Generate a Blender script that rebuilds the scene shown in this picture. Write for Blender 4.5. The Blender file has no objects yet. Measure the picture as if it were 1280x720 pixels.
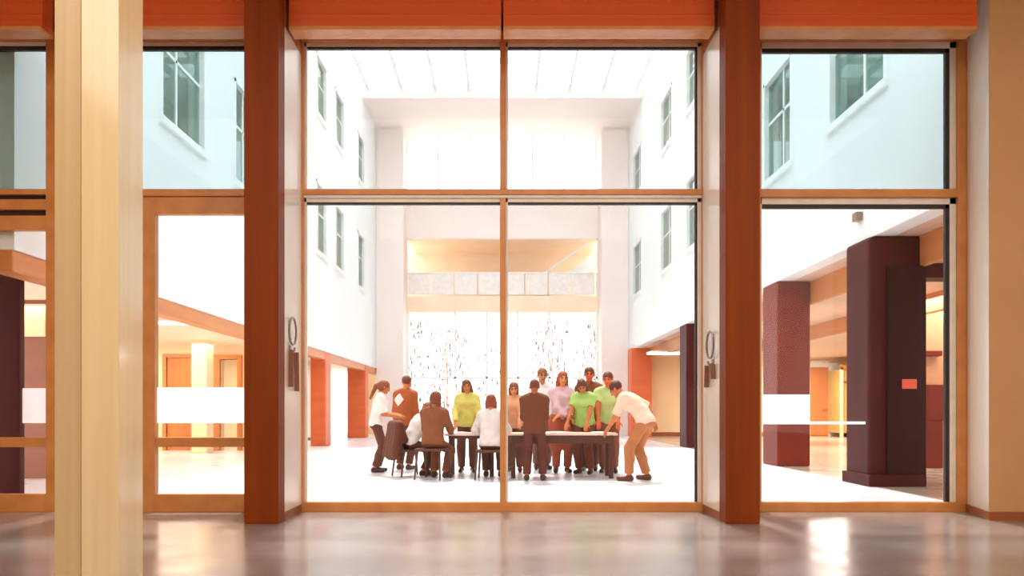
import bpy, bmesh, math, random
import numpy as np
from mathutils import Vector, Matrix

# ------------------------------------------------------------------ basics
sc = bpy.context.scene
col = sc.collection
R = math.radians
VX, VY, F, EYE = 628.0, 512.0, 1000.0, 1.12     # vanishing point, focal length (px), eye height


def X(px, d): return (px - VX) * d / F
def Z(py, d): return EYE + (VY - py) * d / F
def lin(r, g, b):
    f = lambda c: (c / 255 / 12.92) if c / 255 <= .04045 else ((c / 255 + .055) / 1.055) ** 2.4
    return (f(r), f(g), f(b), 1)


# ------------------------------------------------------------------ materials
def mat(name, c, rough=.6, c2=None, scale=(6, 6, 6), metal=0, bump=0, spec=.5, coat=0, detail=4):
    m = bpy.data.materials.new(name); m.use_nodes = True
    nt = m.node_tree; b = nt.nodes['Principled BSDF']
    b.inputs['Roughness'].default_value = rough; b.inputs['Metallic'].default_value = metal
    b.inputs['Specular IOR Level'].default_value = spec
    if coat: b.inputs['Coat Weight'].default_value = coat; b.inputs['Coat Roughness'].default_value = .12; b.inputs['Coat IOR'].default_value = 1.9
    tc = nt.nodes.new('ShaderNodeTexCoord'); mp = nt.nodes.new('ShaderNodeMapping')
    mp.inputs['Scale'].default_value = scale
    nz = nt.nodes.new('ShaderNodeTexNoise'); nz.inputs['Scale'].default_value = 1; nz.inputs['Detail'].default_value = detail
    nt.links.new(tc.outputs['Object'], mp.inputs['Vector']); nt.links.new(mp.outputs[0], nz.inputs['Vector'])
    cr = nt.nodes.new('ShaderNodeValToRGB'); cr.color_ramp.elements[0].position = .33; cr.color_ramp.elements[1].position = .67
    if c2 is None: c2 = tuple(min(1, v * .9) for v in c[:3]) + (1,)
    cr.color_ramp.elements[0].color = c2; cr.color_ramp.elements[1].color = c
    nt.links.new(nz.outputs['Fac'], cr.inputs['Fac']); nt.links.new(cr.outputs[0], b.inputs['Base Color'])
    if bump:
        bp = nt.nodes.new('ShaderNodeBump'); bp.inputs['Strength'].default_value = bump; bp.inputs['Distance'].default_value = .01
        nt.links.new(nz.outputs['Fac'], bp.inputs['Height']); nt.links.new(bp.outputs[0], b.inputs['Normal'])
    return m


def glass(name, tint=(1, 1, 1, 1), refl=.02):
    m = bpy.data.materials.new(name); m.use_nodes = True
    nt = m.node_tree; nt.nodes.remove(nt.nodes['Principled BSDF'])
    out = nt.nodes['Material Output']
    t = nt.nodes.new('ShaderNodeBsdfTransparent'); t.inputs[0].default_value = tint
    g = nt.nodes.new('ShaderNodeBsdfGlossy'); g.inputs['Roughness'].default_value = .02
    lw = nt.nodes.new('ShaderNodeLayerWeight'); pw = nt.nodes.new('ShaderNodeMath'); pw.operation = 'POWER'; pw.inputs[1].default_value = 4
    ma = nt.nodes.new('ShaderNodeMath'); ma.operation = 'MULTIPLY_ADD'; ma.inputs[1].default_value = .7; ma.inputs[2].default_value = refl * .5
    nt.links.new(lw.outputs['Facing'], pw.inputs[0]); nt.links.new(pw.outputs[0], ma.inputs[0])
    mx = nt.nodes.new('ShaderNodeMixShader')
    nt.links.new(ma.outputs[0], mx.inputs[0]); nt.links.new(t.outputs[0], mx.inputs[1]); nt.links.new(g.outputs[0], mx.inputs[2])
    nt.links.new(mx.outputs[0], out.inputs['Surface'])
    return m


def frosted(name):
    m = bpy.data.materials.new(name); m.use_nodes = True
    nt = m.node_tree; out = nt.nodes['Material Output']; b = nt.nodes['Principled BSDF']
    b.inputs['Base Color'].default_value = (.86, .86, .88, 1); b.inputs['Roughness'].default_value = .5
    tl = nt.nodes.new('ShaderNodeBsdfTranslucent'); tl.inputs[0].default_value = (.97, .97, 1, 1)
    tr = nt.nodes.new('ShaderNodeBsdfTransparent')
    m1 = nt.nodes.new('ShaderNodeMixShader'); m1.inputs[0].default_value = .85
    m2 = nt.nodes.new('ShaderNodeMixShader'); m2.inputs[0].default_value = .18
    nt.links.new(b.outputs[0], m1.inputs[1]); nt.links.new(tl.outputs[0], m1.inputs[2])
    nt.links.new(m1.outputs[0], m2.inputs[1]); nt.links.new(tr.outputs[0], m2.inputs[2])
    nt.links.new(m2.outputs[0], out.inputs['Surface'])
    return m


def emit(name, c, s):
    m = bpy.data.materials.new(name); m.use_nodes = True
    b = m.node_tree.nodes['Principled BSDF']
    b.inputs['Base Color'].default_value = c; b.inputs['Emission Color'].default_value = c; b.inputs['Emission Strength'].default_value = s
    return m


def tile_mat(name, c, c2, joint, size, rough, joint_w=.004, ior=1.5):
    m = bpy.data.materials.new(name); m.use_nodes = True
    nt = m.node_tree; b = nt.nodes['Principled BSDF']
    tc = nt.nodes.new('ShaderNodeTexCoord'); br = nt.nodes.new('ShaderNodeTexBrick')
    br.offset = 0; br.inputs['Scale'].default_value = 1
    br.inputs['Brick Width'].default_value = size; br.inputs['Row Height'].default_value = size
    br.inputs['Mortar Size'].default_value = joint_w
    br.inputs['Color1'].default_value = c; br.inputs['Color2'].default_value = c2; br.inputs['Mortar'].default_value = joint
    nt.links.new(tc.outputs['Object'], br.inputs['Vector'])
    nz = nt.nodes.new('ShaderNodeTexNoise'); nz.inputs['Scale'].default_value = 2.2; nz.inputs['Detail'].default_value = 8
    nt.links.new(tc.outputs['Object'], nz.inputs['Vector'])
    mx = nt.nodes.new('ShaderNodeMixRGB'); mx.blend_type = 'MULTIPLY'; mx.inputs[0].default_value = .25
    nt.links.new(br.outputs[0], mx.inputs[1]); nt.links.new(nz.outputs['Color'], mx.inputs[2])
    nt.links.new(mx.outputs[0], b.inputs['Base Color'])
    rr = nt.nodes.new('ShaderNodeMapRange'); rr.inputs[3].default_value = rough * .6; rr.inputs[4].default_value = rough * 1.5
    nt.links.new(nz.outputs['Fac'], rr.inputs[0]); nt.links.new(rr.outputs[0], b.inputs['Roughness'])
    b.inputs['IOR'].default_value = ior
    return m


M = {}
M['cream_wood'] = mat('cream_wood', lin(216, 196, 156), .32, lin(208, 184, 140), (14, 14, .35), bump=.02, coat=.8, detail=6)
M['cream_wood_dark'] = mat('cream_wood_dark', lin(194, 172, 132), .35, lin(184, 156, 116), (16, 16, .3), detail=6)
M['red_wood'] = mat('red_wood', lin(132, 58, 12), .5, lin(118, 49, 9), (10, 10, .4), bump=.02, spec=.15)
M['orange_wood'] = mat('orange_wood', lin(216, 92, 36), .32, lin(200, 80, 30), (.3, 8, 14), detail=6)
M['frame_wood'] = mat('frame_wood', lin(214, 146, 84), .35, lin(196, 126, 66), (4, 4, 4), detail=6)
M['header_wood'] = mat('header_wood', lin(176, 104, 52), .4, lin(160, 92, 46), (.5, 8, 12))
M['dark_groove'] = mat('dark_groove', lin(60, 34, 20), .7)
M['bead_white'] = mat('bead_white', lin(236, 230, 224), .4)
M['gasket'] = mat('gasket', lin(48, 40, 38), .6)
M['glass'] = glass('glass')
M['glass_cool'] = glass('glass_cool', (.8, .885, .9, 1))  # side-pane tint imitates dimmer, bluer light on the atrium walls behind
M['frost'] = frosted('frost')
M['lobby_floor'] = tile_mat('lobby_floor', lin(150, 138, 134), lin(144, 132, 128), lin(120, 106, 100), .9, .2, ior=5.5)
M['atrium_floor'] = tile_mat('atrium_floor', lin(238, 237, 243), lin(234, 233, 240), lin(214, 212, 220), 1.2, .3)
M['corridor_floor'] = tile_mat('corridor_floor', lin(214, 196, 172), lin(208, 190, 166), lin(184, 164, 140), 1.0, .14)
M['white_wall'] = mat('white_wall', lin(229, 235, 236), .6, lin(226, 232, 233), (1, 1, 1))
M['pink_white'] = mat('pink_white', lin(236, 226, 221), .6, lin(234, 223, 217), (1, 1, 1))
M['peach'] = mat('peach', lin(244, 222, 196), .6, lin(240, 214, 186), (1.5, 1.5, 1.5))  # haze over the far gallery is put into this paler peach
M['peach_pale'] = mat('peach_pale', lin(244, 222, 196), .6, lin(240, 214, 186), (1.5, 1.5, 1.5))
M['soffit'] = mat('soffit', lin(222, 194, 174), .6)
M['corridor_wood'] = mat('corridor_wood', lin(206, 136, 78), .5, lin(194, 122, 66), (8, .5, 8))
M['cream_wall'] = mat('cream_wall', lin(240, 218, 178), .6, lin(236, 212, 170), (.8, .8, .8))
M['wall_paint'] = mat('wall_paint', lin(196, 152, 108), .6, lin(191, 147, 103), (1, 1, 1))
M['lobby_wall'] = mat('lobby_wall', lin(226, 204, 176), .7)
M['return_white'] = mat('return_white', lin(232, 222, 212), .22, lin(228, 217, 206), (2, 2, 2), spec=.7)
M['base_trim'] = mat('base_trim', lin(150, 84, 44), .4)
M['dark_pillar'] = mat('dark_pillar', lin(78, 28, 28), .55, lin(70, 24, 24), (3, 3, .5), spec=.12, detail=1)
M['darker_panel'] = mat('darker_panel', lin(50, 14, 14), .5, lin(44, 12, 12), (3, 3, .5), spec=.12, detail=1)
M['red_pillar'] = mat('red_pillar', lin(122, 38, 14), .5, lin(112, 33, 12), (.5, .5, 2), spec=.2, detail=1)
M['orange_pillar'] = mat('orange_pillar', lin(216, 104, 52), .5, lin(206, 94, 46), (.5, .5, 5))
M['side_pillar'] = mat('side_pillar', lin(196, 140, 120), .4)
M['door_orange'] = mat('door_orange', lin(206, 126, 56), .45, lin(192, 112, 48), (8, 8, .6))
M['olive'] = mat('olive', lin(206, 178, 104), .5, lin(196, 166, 94), (2, 2, 2))
M['tan_wall'] = mat('tan_wall', lin(204, 146, 100), .6)
M['brown_wall'] = mat('brown_wall', lin(150, 92, 66), .5, lin(140, 84, 60), (.5, .5, 6))
M['win_frame'] = mat('win_frame', lin(236, 240, 238), .5)
M['win_room'] = mat('win_room', lin(216, 224, 218), .8, lin(204, 214, 208), (1, 1, 1))
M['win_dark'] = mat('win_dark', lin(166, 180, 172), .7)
M['win_glass'] = glass('win_glass', (.8, .88, .85, 1))
M['light_panel'] = emit('light_panel', (1, .93, .8, 1), 3.0)
M['table_top'] = mat('table_top', lin(236, 206, 184), .35, lin(228, 196, 172), (3, .5, 3))
M['table_dark'] = mat('table_dark', lin(84, 42, 26), .5)
M['chair_dark'] = mat('chair_dark', lin(88, 42, 28), .5)
M['paper'] = mat('paper', lin(246, 240, 234), .7)
M['steel'] = mat('steel', lin(150, 130, 118), .3, metal=.8)
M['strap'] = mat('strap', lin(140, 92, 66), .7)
M['red_sign'] = mat('red_sign', lin(226, 92, 60), .5)
M['bark'] = mat('bark', lin(206, 198, 190), .8, lin(170, 158, 150), (6, 6, 2))
M['leaf'] = mat('leaf', lin(130, 138, 118), .7, lin(98, 104, 92), (3, 3, 3))
M['leaf_pink'] = mat('leaf_pink', lin(160, 116, 104), .7, lin(120, 90, 84), (3, 3, 3))
M['paving'] = mat('paving', lin(236, 234, 230), .8)


# ------------------------------------------------------------------ mesh helpers
class MB:
    def __init__(s): s.bm = bmesh.new()

    def box(s, x0, x1, y0, y1, z0, z1, bev=0):
        t = bmesh.new()
        vs = [t.verts.new(p) for p in ((x0, y0, z0), (x1, y0, z0), (x1, y1, z0), (x0, y1, z0), (x0, y0, z1), (x1, y0, z1), (x1, y1, z1), (x0, y1, z1))]
        for f in ((3, 2, 1, 0), (4, 5, 6, 7), (0, 1, 5, 4), (1, 2, 6, 5), (2, 3, 7, 6), (3, 0, 4, 7)): t.faces.new([vs[i] for i in f])
        if bev: bmesh.ops.bevel(t, geom=list(t.edges), offset=bev, segments=2, affect='EDGES', profile=.6)
        s._join(t); return s

    def bar(s, a, b, r, r2=None, n=10):
        a, b = Vector(a), Vector(b); r2 = r if r2 is None else r2
        t = bmesh.new(); d = b - a; L = d.length
        bmesh.ops.create_cone(t, cap_ends=True, segments=n, radius1=r, radius2=r2, depth=L)
        q = d.to_track_quat('Z', 'Y').to_matrix().to_4x4()
        bmesh.ops.transform(t, matrix=Matrix.Translation((a + b) / 2) @ q, verts=t.verts)
        s._join(t); return s

    def beam(s, a, b, w, h):
        a, b = Vector(a), Vector(b); d = b - a
        t = bmesh.new(); bmesh.ops.create_cube(t, size=1)
        bmesh.ops.scale(t, vec=(w, h, d.length), verts=t.verts)
        bmesh.ops.transform(t, matrix=Matrix.Translation((a + b) / 2) @ d.to_track_quat('Z', 'Y').to_matrix().to_4x4(), verts=t.verts)
        s._join(t); return s

    def ring(s, c, r, w, n=20, axis='X'):
        c = Vector(c); pts = []
        for i in range(n):
            a = 2 * math.pi * i / n
            pts.append(c + (Vector((0, math.cos(a) * r, math.sin(a) * r)) if axis == 'X' else Vector((math.cos(a) * r, math.sin(a) * r, 0))))
        for i in range(n): s.bar(pts[i], pts[(i + 1) % n], w, n=6)
        return s

    def quad(s, *p):
        s.bm.faces.new([s.bm.verts.new(q) for q in p]); return s

    def _join(s, t):
        me = bpy.data.meshes.new('t'); t.to_mesh(me); t.free(); s.bm.from_mesh(me); bpy.data.meshes.remove(me)

    def build(s, name, m, parent=None, loc=None, smooth=False):
        me = bpy.data.meshes.new(name)
        if loc is not None: bmesh.ops.translate(s.bm, vec=-Vector(loc), verts=s.bm.verts)
        bmesh.ops.recalc_face_normals(s.bm, faces=s.bm.faces)
        s.bm.to_mesh(me); s.bm.free()
        o = bpy.data.objects.new(name, me); col.objects.link(o)
        me.materials.append(m if not isinstance(m, str) else M[m])
        if smooth: me.polygons.foreach_set('use_smooth', [True] * len(me.polygons))
        if loc is not None: o.location = loc
        if parent is not None: o.parent = parent
        return o


def tag(o, label, cat, group=None, kind=None):
    o['label'] = label; o['category'] = cat
    if group: o['group'] = group
    if kind: o['kind'] = kind
    return o


def empty(name, loc, label, cat, group=None, kind=None):
    o = bpy.data.objects.new(name, None); col.objects.link(o); o.location = loc; o.empty_display_size = .2
    return tag(o, label, cat, group, kind)


def part(mb, name, m, root, smooth=False):
    """build a part given in world coordinates under an Empty that is only translated"""
    o = mb.build(name, m, None, smooth=smooth); o.data.transform(Matrix.Translation(-root.location)); o.parent = root
    return o


def sub(mb, name, m, parent, root):
    o = mb.build(name, m); o.data.transform(Matrix.Translation(-root.location)); o.parent = parent
    return o


def struct(name, mb, m, label, cat):
    return tag(mb.build(name, m), label, cat, kind='structure')


def holed(mb, a0, a1, b0, b1, holes, put):
    """fill the rectangle a0..a1 x b0..b1 with cells leaving rectangular holes out; put(a0,a1,b0,b1)"""
    A = sorted({a0, a1, *[h[0] for h in holes], *[h[1] for h in holes]})
    for i in range(len(A) - 1):
        am = (A[i] + A[i + 1]) / 2
        hs = sorted((h[2], h[3]) for h in holes if h[0] < am < h[1])
        b = b0
        for (p, q) in hs:
            if p > b: put(A[i], A[i + 1], b, p)
            b = q
        if b < b1: put(A[i], A[i + 1], b, b1)


# ------------------------------------------------------------------ LOBBY shell
WD = 8.77                                   # plane of the glazing fronts
LX0, LX1, LY0, LZ = -6.4, 7.2, -6.0, 5.75
struct('floor', MB().box(LX0, LX1, LY0, 9.0, -.15, 0), 'lobby_floor', 'polished beige tile floor of the lobby, mirroring the bright windows', 'floor')
struct('ceiling', MB().box(LX0, LX1, LY0, 9.0, LZ, LZ + .2), 'lobby_wall', 'lobby ceiling above the tall windows', 'ceiling')
struct('wall_back', MB().box(LX0, LX1, LY0 - .2, LY0, 0, LZ), 'lobby_wall', 'lobby wall facing the tall windows', 'wall')
struct('wall_left', MB().box(LX0 - .2, LX0, LY0, 8.95, 0, LZ), 'lobby_wall', 'lobby side wall beyond the pale wooden pillar', 'wall')
struct('wall_right', MB().box(LX1, LX1 + .2, LY0, 8.95, 0, LZ), 'lobby_wall', 'lobby side wall beyond the tan corner wall', 'wall')
struct('wall_front', MB().box(LX0, LX1, WD, 9.0, 5.28, LZ).box(LX0, X(-57, WD), WD, 9.0, 0, 5.28), 'header_wood', 'brown strip of wall above the window heads', 'wall')
# corner wall on the right: tan face and pale return
def prism(mb, pts, z0, z1):
    t = bmesh.new()
    lo = [t.verts.new((x, y, z0)) for x, y in pts]; hi = [t.verts.new((x, y, z1)) for x, y in pts]
    t.faces.new(lo[::-1]); t.faces.new(hi)
    for i in range(len(pts)): t.faces.new((lo[i], lo[(i + 1) % len(pts)], hi[(i + 1) % len(pts)], hi[i]))
    mb._join(t); return mb
CX = X(1237, 8.1); RX = X(1209, WD)
struct('wall_corner', prism(MB(), [(CX, 8.1), (LX1, 8.1), (LX1, 9), (RX + .1, 9), (RX + .1, 8.12), (CX + .01, 8.12)], 0, LZ), 'wall_paint', 'tan painted corner wall at the right end of the glazing', 'wall')
struct('trim_1', prism(MB(), [(CX + .004, 8.121), (RX + .09, 8.121), (RX + .09, 8.96), (RX + .004, 8.96), (RX + .004, WD)], 0, LZ), 'return_white', 'pale narrow return between the right window and the tan corner wall', 'trim')
struct('baseboard_right', prism(MB(), [(CX - .022, 8.075), (LX1, 8.075), (LX1, 8.1), (CX, 8.1), (RX + .004, WD), (RX - .018, WD - .002)], 0, .085), 'base_trim', 'brown baseboard along the foot of the tan corner wall', 'baseboard')

# red-brown pillars with their pale returns
for side, a, b, lab in ((-1, 305, 348, 'left'), (1, 907, 950, 'right')):
    x0, x1 = X(a, 7.83), X(b, 7.83)
    struct('pillar', MB().box(x0, x1, 7.83, 8.06, 0, LZ, .008), 'red_wood',
           'tall red-brown wooden pillar on the %s side of the central window' % lab, 'pillar')
    xi = x1 if side < 0 else x0
    q0, q1 = (xi - .1, xi - .012) if side < 0 else (xi + .012, xi + .1)
    t = struct('trim_%d' % (2 if side < 0 else 3), MB().box(q0, q1, 8.06, WD + .1, .085, 5.0), 'return_white',
               'glossy pale return panel between the %s red-brown pillar and the central window' % lab, 'trim')
    MB().box(q0, q1 + .006, 8.06, WD, 0, .085, .003).build('base_strip', 'base_trim', t)
    MB().box(q0, q1 + .004, 8.06, WD, 5.0, LZ, .003).build('head_strip', 'header_wood', t)

# pale wooden pillar close to the camera
d0 = 4.3
pil = empty('pillar', (X(108, d0), d0 + .13, 0), 'pale maple pillar in front of the left door, close and cut by the frame bottom', 'pillar', kind='structure')
xa, xm, xb = X(68, d0), X(101, d0), X(148.5, d0)
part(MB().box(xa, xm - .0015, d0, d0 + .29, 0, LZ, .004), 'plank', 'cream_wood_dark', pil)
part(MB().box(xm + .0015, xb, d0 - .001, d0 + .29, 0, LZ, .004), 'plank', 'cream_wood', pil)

# ------------------------------------------------------------------ glazing
def P(x0, x1, y0, y1, d0=WD, d1=WD + .11, bev=.006, mb=None):
    """box that covers pixels x0..x1, y0..y1 on the plane d0"""
    mb = mb or MB()
    return mb.box(X(x0, WD), X(x1, WD), d0, d1, Z(y1, WD), Z(y0, WD), bev)


def glazing(root, x0, x1, y0, y1, bead=True, m='glass', right=True):
    """white bead, dark gasket and pane inside the px rectangle"""
    gw = 5 if m == 'glass_cool' or x1 > 1100 else 2.5
    if bead:
        mb = MB(); w = 5 if x1 < 1100 else 8
        P(x0, x1, y0, y0 + w, WD + .045, WD + .1, .003, mb); 
        if right: P(x1 - w, x1, y0, y1, WD + .045, WD + .1, .003, mb)
        P(x0, x0 + 3, y0, y1, WD + .045, WD + .1, .003, mb)
        part(mb, 'glazing_bead', 'bead_white', root)
        mb = MB()
        P(x0 + 3, x1 - w * right, y0 + w, y0 + w + gw, WD + .05, WD + .095, .001, mb)
        if right: P(x1 - w - gw, x1 - w, y0 + w, y1, WD + .05, WD + .095, .001, mb)
        part(mb, 'gasket', 'gasket', root)
    part(P(x0, x1, y0, y1, WD + .07, WD + .078, 0), 'pane', m, root)


w1 = empty('window_1', (0, WD, 0), 'central four-pane window looking into the white atrium', 'window', kind='structure')
fr = MB(); P(368, 379, 40, 641, mb=fr); P(878, 889, 40, 641, mb=fr); P(379, 878, 40, 51, mb=fr); P(379, 878, 628, 641, mb=fr)
part(fr, 'frame', 'frame_wood', w1)
part(P(368, 889, 18, 40), 'head_board', 'header_wood', w1)
mu = MB(); P(625, 632, 51, 236, mb=mu); P(625, 632, 247, 628, mb=mu); part(mu, 'mullion', 'frame_wood', w1)
part(P(379, 878, 236, 243, mb=None), 'transom', 'frame_wood', w1)
part(P(379, 878, 243, 246.5, WD + .02, WD + .1, .002), 'transom_bead', 'bead_white', w1)
for a, b in ((379, 625), (632, 878)):
    glazing(w1, a, b, 51, 236, right=b > 700); glazing(w1, a, b, 246.5, 628, right=b > 700)

w2 = empty('window_2', (X(1080, WD), WD, 0), 'right window of two stacked panes between the pillar and the tan wall', 'window', kind='structure')
fr = MB(); P(925, 951, 40, 641, mb=fr); P(1198, 1209, 40, 641, mb=fr); P(951, 1198, 40, 50, mb=fr); P(951, 1198, 628, 642, mb=fr)
part(fr, 'frame', 'frame_wood', w2)
part(P(925, 1209, 18, 40), 'head_board', 'header_wood', w2)
part(P(951, 1198, 236, 246), 'transom', 'frame_wood', w2)
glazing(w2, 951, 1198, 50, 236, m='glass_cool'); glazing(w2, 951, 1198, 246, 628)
fs = MB(); P(955, 1015, 493, 527, WD + .058, WD + .066, 0, fs); P(955, 1085, 527, 530.5, WD + .058, WD + .066, 0, fs)
part(fs, 'frosted_strip', 'frost', w2)

w3 = empty('window_3', (X(240, WD), WD, 0), 'clear transom window above the glazed door between the pale and red-brown pillars', 'window', kind='structure')
fr = MB(); P(72, 100, 40, 246, mb=fr); P(305, 325, 40, 641, mb=fr); P(100, 305, 40, 50, mb=fr); P(100, 305, 236, 245, mb=fr); P(305, 371, 40, 641, WD + .02, WD + .1, mb=fr)
part(fr, 'frame', 'frame_wood', w3)
part(P(70, 368, 18, 40), 'head_board', 'header_wood', w3)
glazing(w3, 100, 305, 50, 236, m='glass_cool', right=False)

d1 = empty('door_1', (X(240, WD), WD, 0), 'wood-framed glass door with a white frosted band, beside the pale pillar', 'door', kind='structure')
fr = MB(); P(155, 193, 246, 641, WD + .01, mb=fr); P(100, 155, 246, 641, WD + .03, mb=fr); P(193, 305, 246, 267, WD + .01, mb=fr); P(193, 305, 618, 641, WD + .01, mb=fr)
part(fr, 'frame', 'frame_wood', d1)
part(P(193, 305, 547, 559, WD + .02), 'mid_rail', 'frame_wood', d1)
part(P(193, 305, 267, 547, WD + .07, WD + .078, 0), 'pane', 'glass', d1); part(P(193, 305, 559, 618, WD + .07, WD + .078, 0), 'pane', 'glass', d1)
part(P(193, 305, 484, 529, WD + .058, WD + .066, 0), 'frosted_strip', 'frost', d1)

w4 = empty('window_4', (X(0, WD), WD, 0), 'transom window at the left edge, above the dark-grooved rails', 'window', kind='structure')
fr = MB(); P(57, 69, 40, 641, mb=fr); P(-57, -40, 40, 641, mb=fr); P(-40, 57, 40, 50, mb=fr); P(-40, 57, 236, 243, mb=fr); P(-40, 57, 249, 262, mb=fr)
part(fr, 'frame', 'frame_wood', w4)
part(P(-57, 69, 18, 40), 'head_board', 'header_wood', w4)
gr = MB(); P(-40, 57, 243, 249, WD + .06, WD + .1, 0, gr); P(-40, 57, 262, 269, WD + .06, WD + .1, 0, gr); part(gr, 'groove', 'dark_groove', w4)
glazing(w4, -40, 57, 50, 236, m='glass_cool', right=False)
d2 = empty('door_2', (X(0, WD), WD, 0), 'glass door at the left edge with the dark pier behind its frosted band', 'door', kind='structure')
fr = MB(); P(-40, 57, 269, 287, WD + .01, mb=fr); P(-40, -25, 287, 641, WD + .01, mb=fr); P(-25, 57, 618, 641, WD + .01, mb=fr)
part(fr, 'frame', 'frame_wood', d2)
part(P(-25, 57, 547, 559, WD + .02), 'mid_rail', 'frame_wood', d2)
part(P(-25, 57, 287, 547, WD + .07, WD + .078, 0), 'pane', 'glass', d2); part(P(-25, 57, 559, 618, WD + .07, WD + .078, 0), 'pane', 'glass', d2)
part(P(24, 57, 485, 529, WD + .058, WD + .066, 0), 'frosted_strip', 'frost', d2)

# orange wooden valances under the ceiling
VD = 8.1
def valance(a, b, label, mount):
    x0, x1 = X(a, VD), X(b, VD); z0 = Z(38, VD)
    o = empty('wooden_valance', ((x0 + x1) / 2, VD, z0), label, 'valance', 'orange valances above the windows')
    part(MB().box(x0, x1, VD, VD + .2, Z(17, VD), 5.6, .006), 'fascia_board', 'orange_wood', o)
    part(MB().box(x0, x1, VD - .008, VD + .2, Z(33, VD), Z(17.6, VD), .006), 'lower_board', 'orange_wood', o)
    part(MB().box(x0 + .005, x1 - .005, VD - .025, VD + .2, z0, Z(33.6, VD), .008), 'bottom_rail', 'frame_wood', o)
    for xx in (x0 + .05, x1 - .12): part(MB().box(xx, xx + .07, VD + .1, WD, 5.3, 5.5), 'bracket', 'dark_groove', o)
valance(361, 626.5, 'orange wooden valance left of the central mullion', 1)
valance(629, 893, 'orange wooden valance right of the central mullion', 1)
valance(110, 309, 'orange wooden valance above the door between the pale and red-brown pillars', 1)
valance(-50, 53, 'orange wooden valance at the left edge, beyond the pale pillar', 1)
valance(945, 1222, 'orange wooden valance above the right window', 1)

# made-up hooks with straps, standing in for reflections seen on the pale returns
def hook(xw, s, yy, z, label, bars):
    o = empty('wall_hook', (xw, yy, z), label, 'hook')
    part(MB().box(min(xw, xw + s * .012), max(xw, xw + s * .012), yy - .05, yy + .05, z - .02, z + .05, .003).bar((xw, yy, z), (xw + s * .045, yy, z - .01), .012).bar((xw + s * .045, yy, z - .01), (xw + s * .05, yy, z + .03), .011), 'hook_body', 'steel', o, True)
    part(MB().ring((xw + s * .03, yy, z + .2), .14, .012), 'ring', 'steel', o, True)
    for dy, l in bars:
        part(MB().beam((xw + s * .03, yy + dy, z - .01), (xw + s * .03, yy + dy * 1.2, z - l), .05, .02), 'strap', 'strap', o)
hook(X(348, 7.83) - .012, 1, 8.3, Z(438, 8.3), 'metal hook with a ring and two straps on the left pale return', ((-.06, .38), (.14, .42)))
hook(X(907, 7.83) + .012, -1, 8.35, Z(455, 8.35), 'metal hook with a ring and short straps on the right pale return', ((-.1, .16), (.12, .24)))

# ------------------------------------------------------------------ ATRIUM
AX = 5.43                                   # side walls
A0, A1 = 8.9, 36.0
TOP = 13.5
ZL, ZR = 2.9, 3.66                          # lower edges of the left and right walls
struct('floor_atrium', MB().box(-AX, AX, 9.0, 38, -.15, 0), 'atrium_floor', 'white floor of the atrium under the group at the tables', 'floor')
struct('floor_corridor_left', MB().box(-17, -AX, 9.0, 38, -.15, -.001), 'atrium_floor', 'white floor of the passage left of the atrium', 'floor')
struct('floor_corridor_right', MB().box(AX, 17, 9.0, 38, -.15, -.001), 'corridor_floor', 'tan polished floor of the passage right of the atrium', 'floor')

wl = [(12.7, 14.6), (16.2, 18.0), (19.7, 21.2), (23.3, 24.7), (25.9, 27.4), (30.0, 31.4)]
wr = [(11.3, 13.3), (15.0, 16.6), (18.4, 20.0), (22.0, 23.6), (25.6, 27.4), (31.2, 33.2)]
rows = [(5.72, 7.85), (9.75, 11.6)]
nwin = 5
for side, wins, zb in ((-1, wl, ZL), (1, wr, ZR)):
    holes = [(a, b, c, d) for a, b in wins for c, d in rows]
    mb = MB(); xi, xo = side * AX, side * (AX + .3)
    holed(mb, A0, A1, zb, TOP, holes, lambda a, b, c, d: mb.box(min(xi, xo), max(xi, xo), a, b, c, d))
    bmesh.ops.remove_doubles(mb.bm, verts=mb.bm.verts, dist=.0005)
    lab = 'left' if side < 0 else 'right'
    struct('wall_atrium_' + lab, mb, 'white_wall', 'white upper wall on the %s of the atrium, pierced by windows' % lab, 'wall')
    ordn = ('nearest', 'second', 'third', 'fourth', 'fifth', 'sixth')
    for k, (a, b) in enumerate(wins):
        for r, (c, d) in enumerate(rows):
            ym, zm = (a + b) / 2, (c + d) / 2
            w = empty('window_%d' % nwin, (xi, ym, c), '%s window from the lobby in the %s row of the %s atrium wall' % (ordn[k], 'lower' if r == 0 else 'upper', lab), 'window', 'windows of the atrium walls', 'structure'); nwin += 1
            f = MB(); t = .07
            xf = (min(xi - side * .02, xi + side * .12), max(xi - side * .02, xi + side * .12))
            f.box(*xf, a, a + t, c, d, .004).box(*xf, b - t, b, c, d, .004).box(*xf, a, b, d - t, d, .004)
            f.box(min(xi - side * .07, xi + side * .12), max(xi - side * .07, xi + side * .12), a - .04, b + .04, c - .05, c + t, .006)
            part(f, 'frame', 'win_frame', w)
            xg = (min(xi + side * .06, xi + side * .1), max(xi + side * .06, xi + side * .1))
            part(MB().box(*xg, a, b, c + (d - c) * .58, c + (d - c) * .58 + .05).box(*xg, ym - .2, ym - .14, c, d), 'mullion', 'win_frame', w)
            part(MB().box(min(xi + side * .075, xi + side * .082), max(xi + side * .075, xi + side * .082), a + .05, b - .05, c + .05, d - .05), 'pane', 'win_glass', w)
            rv = MB(); xs = sorted((xi + side * .3, xi + side * .8)); x2 = sorted((xi + side * .8, xi + side * .85))
            rv.box(*x2, a - .3, b + .3, c - .3, d + .3).box(*xs, a - .3, b + .3, d, d + .3).box(*xs, a - .3, b + .3, c - .3, c).box(*xs, a - .3, a - .2, c, d).box(*xs, b + .2, b + .3, c, d)
            part(rv, 'reveal', 'win_room', w)
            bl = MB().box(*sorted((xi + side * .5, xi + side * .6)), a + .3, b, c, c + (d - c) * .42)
            part(bl, 'inner_panel', 'win_dark', w)

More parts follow.
